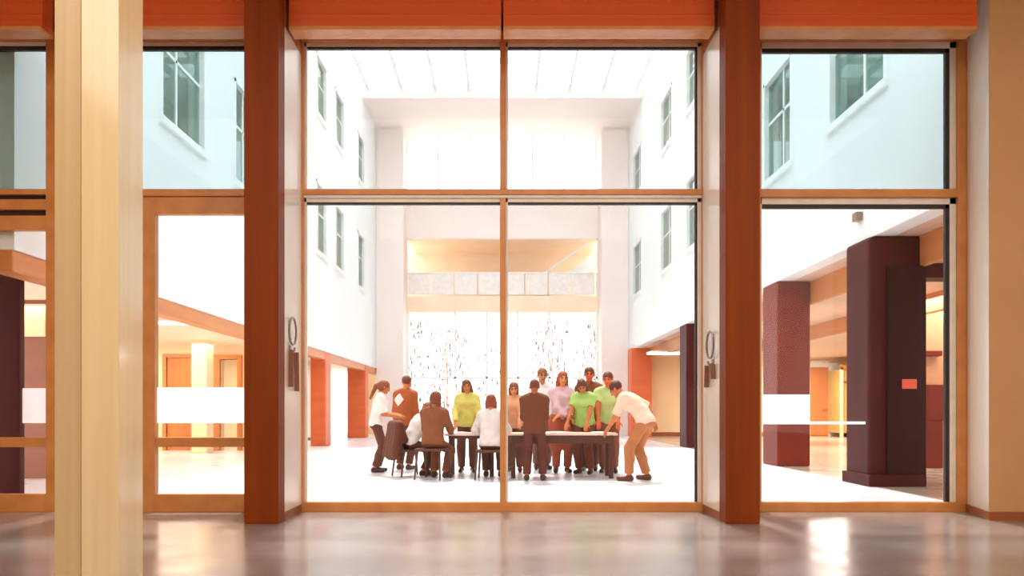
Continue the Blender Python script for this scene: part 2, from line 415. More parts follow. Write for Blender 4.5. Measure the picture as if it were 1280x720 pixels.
# passages under the walls
struct('ceiling_corridor_left', MB().box(-17, -AX - .3, A0, 38, ZL, ZL + .15), 'peach', 'wooden ceiling of the passage left of the atrium', 'ceiling')
struct('trim_4', MB().box(-AX - .3, -AX - .02, A0, A1, ZL - .24, ZL, .01), 'corridor_wood', 'orange wooden fascia under the left atrium wall', 'trim')
struct('ceiling_corridor_right', MB().box(AX + .3, AX + .7, A0, 38, ZR, ZR + .15).box(AX + .7, 17, A0, 38, 3.3, 3.45), 'soffit', 'pinkish soffit of the passage right of the atrium', 'ceiling')
struct('trim_5', MB().box(AX + .66, AX + .78, A0, 38, 3.22, ZR, .01), 'corridor_wood', 'light wooden fascia of the passage behind the right pillars', 'trim')
struct('trim_6', MB().box(AX + 2.6, AX + 2.75, A0, 38, 2.95, 3.3, .01), 'corridor_wood', 'inner wooden ceiling edge of the right passage', 'trim')

# left passage: cream wall with openings at depth 22
wz = 22.0
xo0, xo1 = X(208, wz), X(238, wz); xp0, xp1 = X(277, wz), X(298, wz)
mb = MB(); holed(mb, -17, -6.35, 0, ZL, [(xo0, xo1, 0, 2.55), (xp0, xp1, 0, 2.5)], lambda a, b, c, d: mb.box(a, b, wz, wz + .2, c, d))
struct('wall_corridor_left', mb, 'cream_wall', 'cream wall of the left passage with a doorway, seen through the glass door', 'wall')
dr = empty('door_3', (xo0, wz, 0), 'closed ochre door in the cream wall of the left passage', 'door', kind='structure')
part(MB().box(xo0 - .1, xo0, wz - .03, wz + .1, 0, 2.65, .005).box(xo1, xo1 + .1, wz - .03, wz + .1, 0, 2.65, .005).box(xo0, xo1, wz - .03, wz + .1, 2.55, 2.65, .005), 'frame', 'corridor_wood', dr)
lf_ = part(MB().box(xo0, xo1, wz + .03, wz + .08, .005, 2.55, .004).box(xo0 + .12, xo1 - .12, wz + .02, wz + .04, .2, 1.1, .006).box(xo0 + .12, xo1 - .12, wz + .02, wz + .04, 1.3, 2.4, .006), 'leaf', 'door_orange', dr)
sub(MB().bar((xo1 - .08, wz + .03, 1.05), (xo1 - .08, wz - .04, 1.05), .015).bar((xo1 - .08, wz - .035, 1.05), (xo1 - .22, wz - .035, 1.05), .013), 'handle', 'steel', lf_, dr)
struct('trim_7', MB().box(X(265, wz), X(276, wz), wz - .12, wz + .25, 0, 2.62, .006).box(X(276, wz), X(299, wz), wz - .12, wz + .25, 2.5, 2.62, .006).box(X(298, wz), X(303, wz), wz - .12, wz + .25, 0, 2.62, .006), 'door_orange', 'brown timber surround of the open doorway in the left passage', 'trim')
struct('wall_passage_end', MB().box(-17, -6.9, 29.3, 29.5, 0, ZL).box(-6.9, -AX - .3, 36.6, 36.8, 0, ZL), 'cream_wall', 'far cream wall beyond the left passage', 'wall')
struct('pillar', MB().box(X(241, 20.5), X(260, 20.5), 20.4, 20.9, 0, ZL, .01), 'cream_wall', 'cream square pillar beside the ochre door of the left passage', 'pillar')
struct('wall_panelled', MB().box(X(-30, 13), X(64, 13), 13.0, 13.2, 0, ZL), 'brown_wall', 'brown timber wall behind the glass door at the left edge', 'wall')
tag(MB().box(X(23, 13) + .02, X(58, 13), 12.96, 13.0, Z(421, 13), Z(380, 13), .01).build('notice_board', 'cream_wall'), 'cream notice board on the brown timber wall at the left edge', 'board')
# white double door at the end
dw = empty('door_4', (X(388, 29.3), 29.3, 0), 'white door with a dark pull, left of the orange pillars', 'door', kind='structure')
lf_ = part(MB().box(X(372, 29.2), X(397, 29.2), 29.17, 29.28, .1, 2.75, .01), 'leaf', 'bead_white', dw)
sub(MB().bar((X(390, 29.1), 29.08, .75), (X(390, 29.1), 29.08, 2.6), .035).box(X(388.5, 29.1), X(391.5, 29.1), 29.05, 29.18, 2.5, 2.7, .01), 'handle', 'gasket', lf_, dw)
part(MB().box(X(372, 29.2), X(397, 29.2), 29.15, 29.28, .0, .1, .01), 'kick_plate', 'steel', dw)

# right passage: end wall, side wall, doors
ez = 34.0
struct('wall_corridor_end', MB().box(AX + .1, 15.5, ez, ez + .2, 0, 3.3), 'cream_wall', 'cream end wall of the passage right of the atrium', 'wall')
struct('baseboard_end', MB().box(AX + .1, 15.4, ez - .03, ez, 0, .16, .005), 'base_trim', 'brown baseboard of the cream end wall', 'baseboard')
dr = empty('door_5', (X(1024, ez), ez, 0), 'orange door in a white frame on the cream end wall, between the right pillars', 'door', kind='structure')
a, b = X(1012, ez), X(1035, ez)
part(MB().box(a - .12, a, ez - .08, ez, 0, 3.1, .01).box(b, b + .5, ez - .08, ez, 0, 3.1, .01).box(a, b, ez - .08, ez, 2.92, 3.2, .01), 'frame', 'bead_white', dr)
lf_ = part(MB().box(a, b, ez - .05, ez - .01, .01, 2.92, .004).box(a + .15, b - .15, ez - .06, ez - .04, .3, 1.2, .008).box(a + .15, b - .15, ez - .06, ez - .04, 1.5, 2.7, .008), 'leaf', 'door_orange', dr)
sub(MB().bar((b - .12, ez - .04, 1.1), (b - .12, ez - .12, 1.1), .02).bar((b - .12, ez - .11, 1.1), (b - .3, ez - .11, 1.1), .018), 'handle', 'steel', lf_, dr)
# olive glazed cupboards on the end wall
cb = empty('cupboard', (X(1072, 32.6), 33.2, 0), 'olive built-in cupboard with pale posts against the cream end wall', 'cupboard')
part(MB().box(X(1052, 32.6), X(1120, 32.6), 32.7, 33.95, .16, 2.75), 'carcass', 'olive', cb)
for q in (1051, 1066, 1090):
    part(MB().box(X(q, 32.6), X(q + 3.5, 32.6), 32.6, 32.72, 0, 2.85, .01), 'post', 'cream_wall', cb)
part(MB().box(X(1055, 32.6), X(1120, 32.6), 32.62, 32.7, 2.2, 2.28, .01), 'shelf_edge', 'base_trim', cb)
part(MB().box(X(1051, 32.6), X(1120, 32.6), 32.6, 32.7, 2.75, 2.95, .01), 'head_rail', 'corridor_wood', cb)
part(MB().box(X(1070, 32.6), X(1089, 32.6), 32.66, 32.7, .2, 2.1, .01), 'door', 'olive', cb)
struct('wall_corridor_right', MB().box(15.5, 15.7, A0, ez, 0, 3.3).box(X(1148, 15.5), 15.5, 15.5, 15.7, 0, 3.3), 'tan_wall', 'tan wall of the right passage behind the dark pillar', 'wall')
struct('trim_8', MB().box(X(1156, 15.3), X(1179, 15.3), 15.3, 15.5, 0, .9, .02).box(X(1150, 15.3), X(1180, 15.3), 15.35, 15.5, 2.15, 2.25, .01).box(X(1160, 15.3), X(1181, 15.3), 15.32, 15.5, .9, 1.6, .02), 'red_pillar', 'red-brown wall panelling right of the dark pillar', 'trim')
# corridor lights
for (px, py, dd, w, l, lab) in ((1076, 391, 20.5, .9, .5, 'bright ceiling light panel in the right passage beside the dark pillar'),
                                (832, 447, 30.0, 1.2, 1.0, 'small ceiling light panel in the right passage beside the far orange pillar'),
                                (232, 406, 15.8, 1.25, .5, 'long ceiling light panel in the left passage above the frosted band')):
    zc = 3.3 if px > 628 else ZL
    o = empty('ceiling_light', (X(px, dd), dd, zc), lab, 'light', 'passage ceiling lights')
    x = X(px, dd)
    part(MB().box(x - w / 2 - .03, x + w / 2 + .03, dd - l / 2 - .03, dd + l / 2 + .03, zc - .06, zc, .004), 'housing', 'bead_white', o)
    part(MB().box(x - w / 2, x + w / 2, dd - l / 2, dd + l / 2, zc - .085, zc - .055, .004), 'diffuser', 'light_panel', o)

# pillars of the atrium
def pillar(x0, x1, y0, y1, z1, m, label):
    return struct('pillar', MB().box(x0, x1, y0, y1, 0, z1, .03), m, label, 'pillar')
p = empty('pillar', (X(1125, 11.67), 12.0, 0), 'broad dark maroon pillar behind the right window', 'pillar', kind='structure')
part(MB().box(X(1087, 11.67), X(1157, 11.67), 11.67, 12.5, 0, ZR, .07), 'shaft', 'dark_pillar', p)
part(MB().box(X(1110, 11.6), X(1158, 11.6), 11.6, 11.69, .17, Z(333, 11.6), .01), 'cladding_panel', 'darker_panel', p)  # darker slab over part of the pillar front
part(MB().box(X(1086, 11.6), X(1158, 11.6), 11.59, 12.52, 0, .17, .01), 'plinth', 'dark_pillar', p)
struct('trim_9', MB().box(X(1150, 11.9), 8.4, 11.9, 12.3, Z(347, 11.9), Z(327, 11.9), .01), 'dark_pillar', 'dark beam running from the broad maroon pillar to the right', 'trim')
sg = empty('wall_sign', (X(1137, 11.58), 11.59, Z(480, 11.58)), 'small orange-red plate on the broad maroon pillar', 'sign')  # plain orange-red plate on the pillar front
part(MB().box(X(1128, 11.58), X(1146, 11.58), 11.575, 11.6, Z(486, 11.58), Z(474, 11.58), .004), 'plate', 'red_sign', sg)
q = pillar(X(972, 15.8), X(1013, 15.8), 15.8, 16.7, ZR, 'red_pillar', 'rust-red pillar behind the right window, crossed by the frosted band')
pillar(X(858, 23.6), X(858, 23.6) + .66, 23.6, 24.5, ZR, 'dark_pillar', 'maroon pillar at the right edge of the central window')
pillar(X(789, 33), X(815, 33), 33, 33.9, ZR, 'orange_pillar', 'orange pillar behind the bending man on the right')
pillar(X(388, 24.6), X(407, 24.6), 24.6, 25.4, ZL, 'orange_pillar', 'nearer of the two orange pillars left of the atrium')
pillar(X(434, 31.7), X(457, 31.7), 31.7, 32.4, ZL, 'orange_pillar', 'farther orange pillar left of the atrium, behind the woman in white')
struct('pillar', MB().box(X(-35, 9.7), X(24, 9.7), 9.7, 9.82, 0, ZL, .02), 'dark_pillar', 'very dark narrow pier behind the glass door at the left edge', 'pillar')
tag(MB().box(AX - .1, AX, 12.05, 12.2, Z(272, 12.1) - .05, Z(272, 12.1) + .08, .01).build('wall_lamp', 'steel'), 'small grey wall lamp on the white wall above the broad maroon pillar', 'lamp')

# skylight roof
sk = empty('skylight', (0, 20, TOP), 'glazed roof of the atrium on white rafters', 'skylight', kind='structure')
mb = MB()
for i in range(-4, 5): mb.box(i * 1.3 - .04, i * 1.3 + .04, A0, 31.2, TOP, TOP + .28)
part(mb, 'rafters', 'white_wall', sk)
mb = MB()
for j in range(12): mb.box(-AX, AX, 9.2 + j * 1.95, 9.27 + j * 1.95, TOP + .05, TOP + .25)
part(mb, 'purlins', 'white_wall', sk)
part(MB().box(-AX, AX, A0, 31.2, TOP + .28, TOP + .29), 'pane', 'glass', sk)

# far end: bridge, columns, gallery
BE = 35.5
struct('ceiling_bridge', MB().box(-AX, AX, 31.0, 36.0, 13.2, 14.0), 'pink_white', 'pale flat soffit across the far end of the atrium', 'ceiling')
for s, lab in ((-1, 'left'), (1, 'right')):
    struct('pillar', MB().box(min(s * 4.26, s * AX), max(s * 4.26, s * AX), 34.4, 36, 0, 13.2, .02), 'pink_white', 'tall pinkish-white pier at the %s of the far end' % lab, 'pillar')
def ez_(py): return Z(py, BE)
struct('wall_spandrel', MB().box(-4.26, 4.26, BE, BE + .3, ez_(298), ez_(273)).box(-4.26, 4.26, BE + .05, BE + .3, ez_(273), ez_(241)), 'pink_white', 'white band of wall above the far gallery', 'wall')
w = empty('window_%d' % nwin, (0, BE, ez_(241)), 'high bright window under the pale soffit at the far end', 'window', kind='structure'); nwin += 1
mb = MB()
for i in range(7): mb.box(-4.26 + i * 1.4 - .03, -4.26 + i * 1.4 + .03, BE + .05, BE + .15, ez_(241), 13.2)
part(mb, 'mullion', 'white_wall', w)
part(MB().box(-4.26, 4.26, BE + .1, BE + .11, ez_(241), 13.2), 'pane', 'glass', w)
struct('floor_gallery', MB().box(-4.26, 4.26, BE, 39, ez_(390), ez_(370)), 'peach', 'peach slab of the far gallery above the end doors', 'floor')
struct('wall_gallery', MB().box(-6, 6, 39, 39.2, ez_(390), ez_(298) + .6).box(-4.26, 4.26, BE + .3, 39, ez_(298), ez_(298) + .1), 'peach', 'peach back wall of the far gallery', 'wall')
g = empty('balustrade', (0, BE, ez_(370)), 'white panelled balustrade along the far gallery', 'balustrade', kind='structure')
mb = MB()
for i in range(9): mb.box(-4.2 + i * 1.045, -4.2 + i * 1.045 + .98, BE + .06, BE + .1, ez_(368), ez_(342))
part(mb, 'panel', 'bead_white', g)
part(MB().box(-4.26, 4.26, BE + .03, BE + .13, ez_(342), ez_(340), .01), 'handrail', 'bead_white', g)
st = empty('staircase', (3, BE + 1, ez_(370)), 'white staircase rising behind the far balustrade', 'staircase', kind='structure')
mb = MB()
for k in range(9): mb.box(1.6 + k * .3, 1.92 + k * .3, BE + 1.2, BE + 2.2, ez_(370) + k * .2, ez_(370) + .06 + k * .2)
part(mb, 'tread', 'white_wall', st)
part(MB().beam((1.5, BE + 1.15, ez_(370)), (4.2, BE + 1.15, ez_(370) + 1.9), .1, .3).beam((1.5, BE + 1.15, ez_(370) + .9), (3.9, BE + 1.15, ez_(370) + 2.6), .06, .1), 'stringer', 'white_wall', st)
# end glazing with doors to the garden
w = empty('window_%d' % nwin, (0, BE, 0), 'glazed end wall under the far gallery, facing pale trees', 'window', kind='structure'); nwin += 1
mb = MB()
for x in (-4.2, -2.1, -.7, .7, 2.1, 4.2): mb.box(x - .035, x + .035, BE + .1, BE + .2, 0, ez_(390))
mb.box(-4.26, 4.26, BE + .1, BE + .2, 2.5, 2.58).box(-4.26, 4.26, BE + .1, BE + .2, 0, .1)
part(mb, 'frame', 'white_wall', w)
part(MB().box(-4.26, 4.26, BE + .14, BE + .15, 0, ez_(390)), 'pane', 'glass', w)
struct('ground_outside', MB().box(-40, 40, 38, 90, -.2, -.02), 'paving', 'pale paving beyond the glazed end wall', 'ground')

rng = random.Random(4)
def tree(x, y, h, n, lm, label):
    o = empty('tree', (x, y, -.02), label, 'tree', 'pale trees beyond the end glazing')
    tr = MB().bar((x, y, -.02), (x + .05, y, h * .55), .06, .045).bar((x + .05, y, h * .55), (x, y, h), .045, .015)
    for k in range(8):
        a = rng.uniform(0, 6.28); z = h * rng.uniform(.35, .85)
        tr.bar((x + .03, y, z), (x + math.cos(a) * .8, y + math.sin(a) * .8, z + .5), .02, .008, 6)
    part(tr, 'trunk', 'bark', o)
    lf = MB()
    for k in range(n):
        a = rng.uniform(0, 6.28); rr = rng.uniform(0, 1.15) ** .6; z = h * rng.uniform(.22, 1.05)
        c = Vector((x + math.cos(a) * rr, y + math.sin(a) * rr, z)); w_ = rng.uniform(.02, .05); l_ = rng.uniform(.08, .28)
        t = rng.uniform(0, 3.14); dx = Vector((math.cos(t), math.sin(t), 0)) * w_; dz = Vector((rng.uniform(-.05, .05), 0, l_)); nn = Vector((-dx.y, dx.x, 0)) * .5
        lf.quad(c - dz, c - dx + nn, c + dz, c + nn * 0); lf.quad(c - dz, c, c + dz, c + dx + nn)
    part(lf, 'foliage', lm, o)
for x, y, h, n, lm, lab in ((-4.9, 41.4, 5.6, 340, 'leaf', 'pale grey-green tree outside, nearest the left pier of the end glazing'),
                            (-3.0, 42.8, 5.2, 260, 'leaf_pink', 'pinkish-leaved slim tree outside, behind the person in the brown jacket'),
                            (-.9, 45.0, 4.2, 120, 'leaf', 'sparse pale tree outside, behind the woman in yellow-green'),
                            (2.6, 42.6, 5.6, 300, 'leaf_pink', 'pinkish-leaved tree outside, behind the woman with long auburn hair'),
                            (4.8, 41.4, 5.8, 360, 'leaf', 'pale grey-green tree outside, nearest the right pier of the end glazing')):
    tree(x, y, h, n, lm, lab)

# ------------------------------------------------------------------ PEOPLE (implicit surfaces -> one continuous skin)
class Field:
    def __init__(s): s.p = []
    def cap(s, a, b, r1, r2=None, k=.02, flat=False):
        s.p.append(('c', np.array(a, float), np.array(b, float), r1, r1 if r2 is None else r2, k, flat)); return s
    def ell(s, c, r, rot=None, k=.015, sub=False):
        s.p.append(('e', np.array(c, float), np.array(r, float), np.eye(3) if rot is None else rot, sub, k, None)); return s
    def cut(s, pt, n):
        s.p.append(('h', np.array(pt, float), np.array(n, float), 0, 0, 0, None)); return s

    def mesh(s, res):
        lo = np.full(3, 1e9); hi = -lo
        for q in s.p:
            if q[0] == 'c': m = max(q[3], q[4]) + .03; lo = np.minimum(lo, np.minimum(q[1], q[2]) - m); hi = np.maximum(hi, np.maximum(q[1], q[2]) + m)
            elif q[0] == 'e' and not q[4]: m = q[2].max() + .03; lo = np.minimum(lo, q[1] - m); hi = np.maximum(hi, q[1] + m)
        n = np.ceil((hi - lo) / res).astype(int) + 2
        D = np.full(n, .2, np.float32)
        ax = [lo[i] + np.arange(n[i]) * res for i in range(3)]
        for q in s.p:
            if q[0] == 'c': m = max(q[3], q[4]) + q[5] + .05; l, h = np.minimum(q[1], q[2]) - m, np.maximum(q[1], q[2]) + m
            elif q[0] == 'e': m = q[2].max() + q[5] + .05; l, h = q[1] - m, q[1] + m
            else: l, h = lo, hi
            i0 = np.maximum(((l - lo) / res).astype(int), 0); i1 = np.minimum(((h - lo) / res).astype(int) + 1, n)
            if (i1 <= i0).any(): continue
            sl = tuple(slice(i0[i], i1[i]) for i in range(3))
            gx, gy, gz = np.meshgrid(*[ax[i][sl[i]] for i in range(3)], indexing='ij', sparse=True)
            if q[0] == 'c':
                a, b = q[1], q[2]; ab = b - a; L2 = max(ab @ ab, 1e-9)
                t0 = ((gx - a[0]) * ab[0] + (gy - a[1]) * ab[1] + (gz - a[2]) * ab[2]) / L2
                t = np.clip(t0, 0, 1)
                d = np.sqrt((gx - a[0] - t * ab[0]) ** 2 + (gy - a[1] - t * ab[1]) ** 2 + (gz - a[2] - t * ab[2]) ** 2) - (q[3] + (q[4] - q[3]) * t)
                if q[6]: d = np.maximum(d, (t0 - 1) * math.sqrt(L2))
            elif q[0] == 'e':
                Rm = q[3]; px, py, pz = gx - q[1][0], gy - q[1][1], gz - q[1][2]
                u = (px * Rm[0, 0] + py * Rm[1, 0] + pz * Rm[2, 0]) / q[2][0]
                v = (px * Rm[0, 1] + py * Rm[1, 1] + pz * Rm[2, 1]) / q[2][1]
                w = (px * Rm[0, 2] + py * Rm[1, 2] + pz * Rm[2, 2]) / q[2][2]
                k0 = np.sqrt(u * u + v * v + w * w); k1 = np.sqrt((u / q[2][0]) ** 2 + (v / q[2][1]) ** 2 + (w / q[2][2]) ** 2) + 1e-6
                d = k0 * (k0 - 1) / k1
                if q[4]: D[sl] = np.maximum(D[sl], -d); continue
            else:
                d = (gx - q[1][0]) * q[2][0] + (gy - q[1][1]) * q[2][1] + (gz - q[1][2]) * q[2][2]
                D[sl] = np.maximum(D[sl], d); continue
            k = q[5]; o = D[sl]
            h_ = np.maximum(k - np.abs(o - d), 0) / k
            D[sl] = np.minimum(o, d) - h_ * h_ * k * .25
        D[[0, -1]] = .1; D[:, [0, -1]] = .1; D[:, :, [0, -1]] = .1
        return surface_nets(D, lo, res)


def surface_nets(D, lo, res):
    I = D < 0; n = D.shape
    c = np.zeros(tuple(x - 1 for x in n), np.int8)
    offs = [(i, j, k) for i in (0, 1) for j in (0, 1) for k in (0, 1)]
    for o in offs: c += I[o[0]:n[0] - 1 + o[0], o[1]:n[1] - 1 + o[1], o[2]:n[2] - 1 + o[2]]
    act = np.argwhere((c > 0) & (c < 8))
    idx = -np.ones(c.shape, np.int64); idx[tuple(act.T)] = np.arange(len(act))
    acc = np.zeros((len(act), 3)); cnt = np.zeros(len(act))
    for o in offs:
        for ax in range(3):
            if o[ax]: continue
            e = list(o); e[ax] = 1
            d0 = D[tuple((act + o).T)]; d1 = D[tuple((act + e).T)]
            m = (d0 < 0) != (d1 < 0)
            t = np.where(m, d0 / np.where(m, d0 - d1, 1), 0)
            p = np.tile(np.array(o, float), (len(act), 1)); p[:, ax] += t
            acc[m] += p[m]; cnt[m] += 1
    V = lo + (act + acc / cnt[:, None]) * res
    Q = []
    for ax in range(3):
        a = np.moveaxis(I, ax, 0); b = a[:-1] != a[1:]; fl = a[:-1]
        e = np.argwhere(b); s = fl[tuple(e.T)]
        g = np.zeros_like(e); o1, o2 = [i for i in range(3) if i != ax]
        g[:, ax] = e[:, 0]; g[:, o1] = e[:, 1]; g[:, o2] = e[:, 2]
        ok = (g[:, o1] > 0) & (g[:, o2] > 0); g = g[ok]; s = s[ok]
        u = np.zeros(3, int); v = np.zeros(3, int); u[o1] = 1; v[o2] = 1
        q = np.stack([idx[tuple((g - u - v).T)], idx[tuple((g - v).T)], idx[tuple(g.T)], idx[tuple((g - u).T)]], 1)
        flip = s if ax != 1 else ~s
        q[~flip] = q[~flip][:, ::-1]
        Q.append(q)
    return V, np.concatenate(Q)


def mesh_obj(name, VQ, m, parent=None):
    V, Q = VQ
    me = bpy.data.meshes.new(name)
    me.vertices.add(len(V)); me.vertices.foreach_set('co', V.astype(np.float32).ravel())
    me.loops.add(Q.size); me.loops.foreach_set('vertex_index', Q.astype(np.int32).ravel())
    me.polygons.add(len(Q)); me.polygons.foreach_set('loop_start', np.arange(0, Q.size, 4, dtype=np.int32))
    me.polygons.foreach_set('use_smooth', np.ones(len(Q), bool))
    me.update(); me.validate()
    for mm in (m if isinstance(m, list) else [m]): me.materials.append(mm)
    o = bpy.data.objects.new(name, me); col.objects.link(o)
    if parent is not None: o.parent = parent
    return o


def unit(v): v = np.asarray(v, float); return v / max(np.linalg.norm(v), 1e-9)
def ik(a, t, l1, l2, pole):
    a, t = np.asarray(a, float), np.asarray(t, float); d = t - a; L = np.linalg.norm(d)
    if L > (l1 + l2) * .995: t = a + d / L * (l1 + l2) * .995; d = t - a; L = np.linalg.norm(d)
    u = d / L; x = (l1 * l1 - l2 * l2 + L * L) / (2 * L); h = math.sqrt(max(l1 * l1 - x * x, 0))
    p = np.asarray(pole, float); p = unit(p - u * (p @ u))
    return a + u * x + p * h, t


def rot3(yaw, pitch, roll=0):
    """columns: right, forward, up; yaw to the left positive, pitch down positive"""
    cy, sy, cp, sp, cr, sr = math.cos(yaw), math.sin(yaw), math.cos(pitch), math.sin(pitch), math.cos(roll), math.sin(roll)
    Rz = np.array([[cy, -sy, 0], [sy, cy, 0], [0, 0, 1]]); Rx = np.array([[1, 0, 0], [0, cp, sp], [0, -sp, cp]]); Ry = np.array([[cr, 0, sr], [0, 1, 0], [-sr, 0, cr]])
    return Rz @ Rx @ Ry


matc = {}
def cmat(rgb, rough=.75):
    k = (rgb, rough)
    if k not in matc:
        c = lin(*rgb); matc[k] = mat('cloth_%d_%d_%d' % rgb, c, rough, tuple(v * .82 for v in c[:3]) + (1,), (9, 9, 9), bump=.1)
    return matc[k]


def person(X0, Y0, heading, H, label, skin=(196, 116, 70), hair=(92, 46, 24), top=(230, 225, 222), bottom=(88, 44, 26), shoes=(60, 34, 24),
           lean=0, lean2=None, seat=None, tilt=0, head=(0, 0, 0), hands=None, feet=None, female=False, hairstyle='short', sleeve='long', jacket=None, hem=0, skirt=False, elbow=None, name='person', emblem=False, hunch=0):
    """local frame: x right, y forward, z up, origin on the floor between the feet; hands = (left, right) targets in metres"""
    s = H / 1.72
    g = lambda *v: np.array(v, float)
    hip_z = .905 * s if seat is None else seat + .10 * s
    pel = g(0, 0, hip_z)
    if lean2 is None: lean2 = lean
    ul = g(math.sin(R(tilt)), math.sin(R(lean)) * math.cos(R(tilt)), math.cos(R(lean)) * math.cos(R(tilt)))
    uu = g(math.sin(R(tilt)), math.sin(R(lean2)) * math.cos(R(tilt)), math.cos(R(lean2)) * math.cos(R(tilt)))
    if seat is None and lean > 15: pel = pel + g(0, -.0035 * lean * s, -.0005 * lean)
    wst = pel + ul * .17 * s; chest = wst + (ul + uu) / 2 * .19 * s; sh = chest + uu * .135 * s; nb = sh + uu * .05 * s
    hw = (.15 if female else .172) * s; hp = (.095 if female else .088) * s
    rt = g(1, 0, 0); rt = unit(rt - uu * (rt @ uu)); fw = np.cross(uu, rt)
    hy, hpitch, hr = R(head[0]), R(head[1]) + R(lean2) * .35, R(head[2])
    Rh = rot3(hy, hpitch, hr)
    neck_dir = unit(uu + Rh[:, 2] * .6)
    hb = nb + neck_dir * .075 * s
    hc = hb + Rh[:, 2] * .075 * s + Rh[:, 1] * .022 * s
    SH = {-1: sh - rt * hw - uu * .035 * s, 1: sh + rt * hw - uu * .035 * s}
    hands = hands or (None, None)
    AR = {}
    for i, sd in enumerate((-1, 1)):
        t = hands[i]
        if t is None: t = SH[sd] + g(sd * .06, .05, -.54 * s)
        pole = g(sd * .5, -.8, -.35) if elbow is None or elbow[i] is None else g(*elbow[i])
        e, w = ik(SH[sd], t, .29 * s, .25 * s, pole); AR[sd] = (SH[sd], e, w)
    LG = {}
    feet = feet or (None, None)
    for i, sd in enumerate((-1, 1)):
        h = pel + g(sd * hp, 0, -.02 * s)
        f = feet[i]
        if f is None: f = (sd * .1, 0) if seat is None else (sd * .12, .42)
        a = g(f[0], f[1], .085 * s)
        kn, a2 = ik(h, a, .43 * s, .415 * s, g(sd * .08, 1, .25 if seat is None else .9)); LG[sd] = (h, kn, g(*a2), f)
    # ---- body
    B = Field()
    def torso(F_, o=0, arms=True):
        F_.cap(pel - g(hp * .75, 0, 0), pel + g(hp * .75, 0, 0), .098 * s + o, k=.05)
        for sd in (-1, 1):
            F_.cap(pel + rt * sd * hp * .6, wst + rt * sd * .052 * s, .098 * s + o, .088 * s + o, k=.06)
            F_.cap(wst + rt * sd * .052 * s, chest + rt * sd * .068 * s + fw * .008, .088 * s + o, .097 * s + o, k=.06)
            F_.cap(chest + rt * sd * .068 * s + fw * .008, sh + rt * sd * hw * .62 - uu * .015 * s, .095 * s + o, .064 * s + o, k=.06)
            F_.cap(sh + rt * sd * .05 * s + uu * .02 * s, SH[sd], .05 * s + o, .053 * s + o, k=.04)
            if female: F_.ell(chest + rt * sd * .068 * s + fw * .085 * s + uu * .02 * s, np.array([.058, .055, .058]) * s + o, k=.04)
        if hunch: F_.cap(chest - fw * .03, sh - fw * .03, .1 * s + o, k=.06)
    torso(B)
    B.cap(nb - uu * .04 * s, hb + neck_dir * .03 * s, .056 * s, .05 * s, k=.03)
    H_ = lambda x, y, z: hc + Rh @ (g(x, y, z) * s)
    B.ell(H_(0, -.012, .028), g(.074, .094, .088) * s, Rh, .02); B.ell(H_(0, .028, -.05), g(.054, .06, .062) * s, Rh, .03); B.ell(H_(0, .03, -.005), g(.062, .062, .06) * s, Rh, .02)
    for sd in (-1, 1):
        B.ell(H_(sd * .031, .1, .012), g(.019, .017, .012) * s, Rh, .01, True)
        B.ell(H_(sd * .031, .078, .011), g(.014, .014, .012) * s, Rh, .006)
        B.ell(H_(sd * .078, -.008, -.008), g(.011, .02, .031) * s, Rh, .01)
        B.cap(H_(sd * .016, .09, .031), H_(sd * .048, .077, .031), .008 * s, k=.012)
    B.cap(H_(0, .088, .012), H_(0, .108, -.026), .009 * s, .0145 * s, k=.012)
    B.cap(H_(-.018, .083, -.058), H_(.018, .083, -.058), .008 * s, k=.008); B.ell(H_(0, .082, -.088), g(.02, .014, .014) * s, Rh, .015)
    for sd in (-1, 1):
        a, e, w = AR[sd]; B.cap(a, e, .052 * s, .041 * s, k=.04); B.cap(e, w, .042 * s, .027 * s, k=.03)
        # hand: palm, four unequal curled fingers, a thumb from the side
        d = unit(w - e); n_ = np.array([-sd, .15, .0]); n_ = unit(n_ - d * (n_ @ d))       # palm normal, inwards
        if hands[0 if sd < 0 else 1] is not None: n_ = unit(np.array([0, 0, -1.]) - d * (-d[2])) if abs(d[2]) < .9 else n_
        sdv = np.cross(d, n_)
        if sdv @ (fw if abs(d[2]) > .6 else rt * -sd) < 0: sdv = -sdv                                   # towards the thumb
        pw = w + d * .05 * s
        B.cap(w, pw + sdv * .018 * s, .026 * s, .021 * s, k=.02); B.cap(w, pw - sdv * .022 * s, .024 * s, .019 * s, k=.02)
        for j, (o_, l_) in enumerate(((.03, .072), (.0105, .08), (-.0105, .075), (-.03, .058))):
            k0 = w + d * .082 * s + sdv * o_ * s; k1 = k0 + (d * .92 + n_ * .3) * l_ * .55 * s; k2 = k1 + (d * .7 + n_ * .65) * l_ * .48 * s
            B.cap(w + d * .05 * s + sdv * o_ * .8 * s, k0, .0115 * s, .0095 * s, k=.006); B.cap(k0, k1, .0095 * s, .0088 * s, k=.003); B.cap(k1, k2, .0088 * s, .0078 * s, k=.003)
        t0 = w + d * .03 * s + sdv * .026 * s; t1 = t0 + (d * .6 + sdv * .7 + n_ * .25) * .045 * s; t2 = t1 + (d * .85 + sdv * .25 + n_ * .35) * .03 * s
        B.cap(t0, t1, .0125 * s, .0105 * s, k=.01); B.cap(t1, t2, .0105 * s, .009 * s, k=.003)
        h, kn, a_, f = LG[sd]
        B.cap(h, kn, .083 * s, .054 * s, k=.04); B.cap(kn, a_, .052 * s, .036 * s, k=.03)
        B.cap(kn + (a_ - kn) * .1, kn + (a_ - kn) * .45 - g(0, .02, 0), .05 * s, .046 * s, k=.03)
        td = unit(g(sd * .18, 1, 0))
        B.cap(a_ - g(0, .02, .045) * s, a_ + td * .15 * s - g(0, 0, .05 * s), .033 * s, .026 * s, k=.03)
    Vb, Qb = B.mesh(.0085)
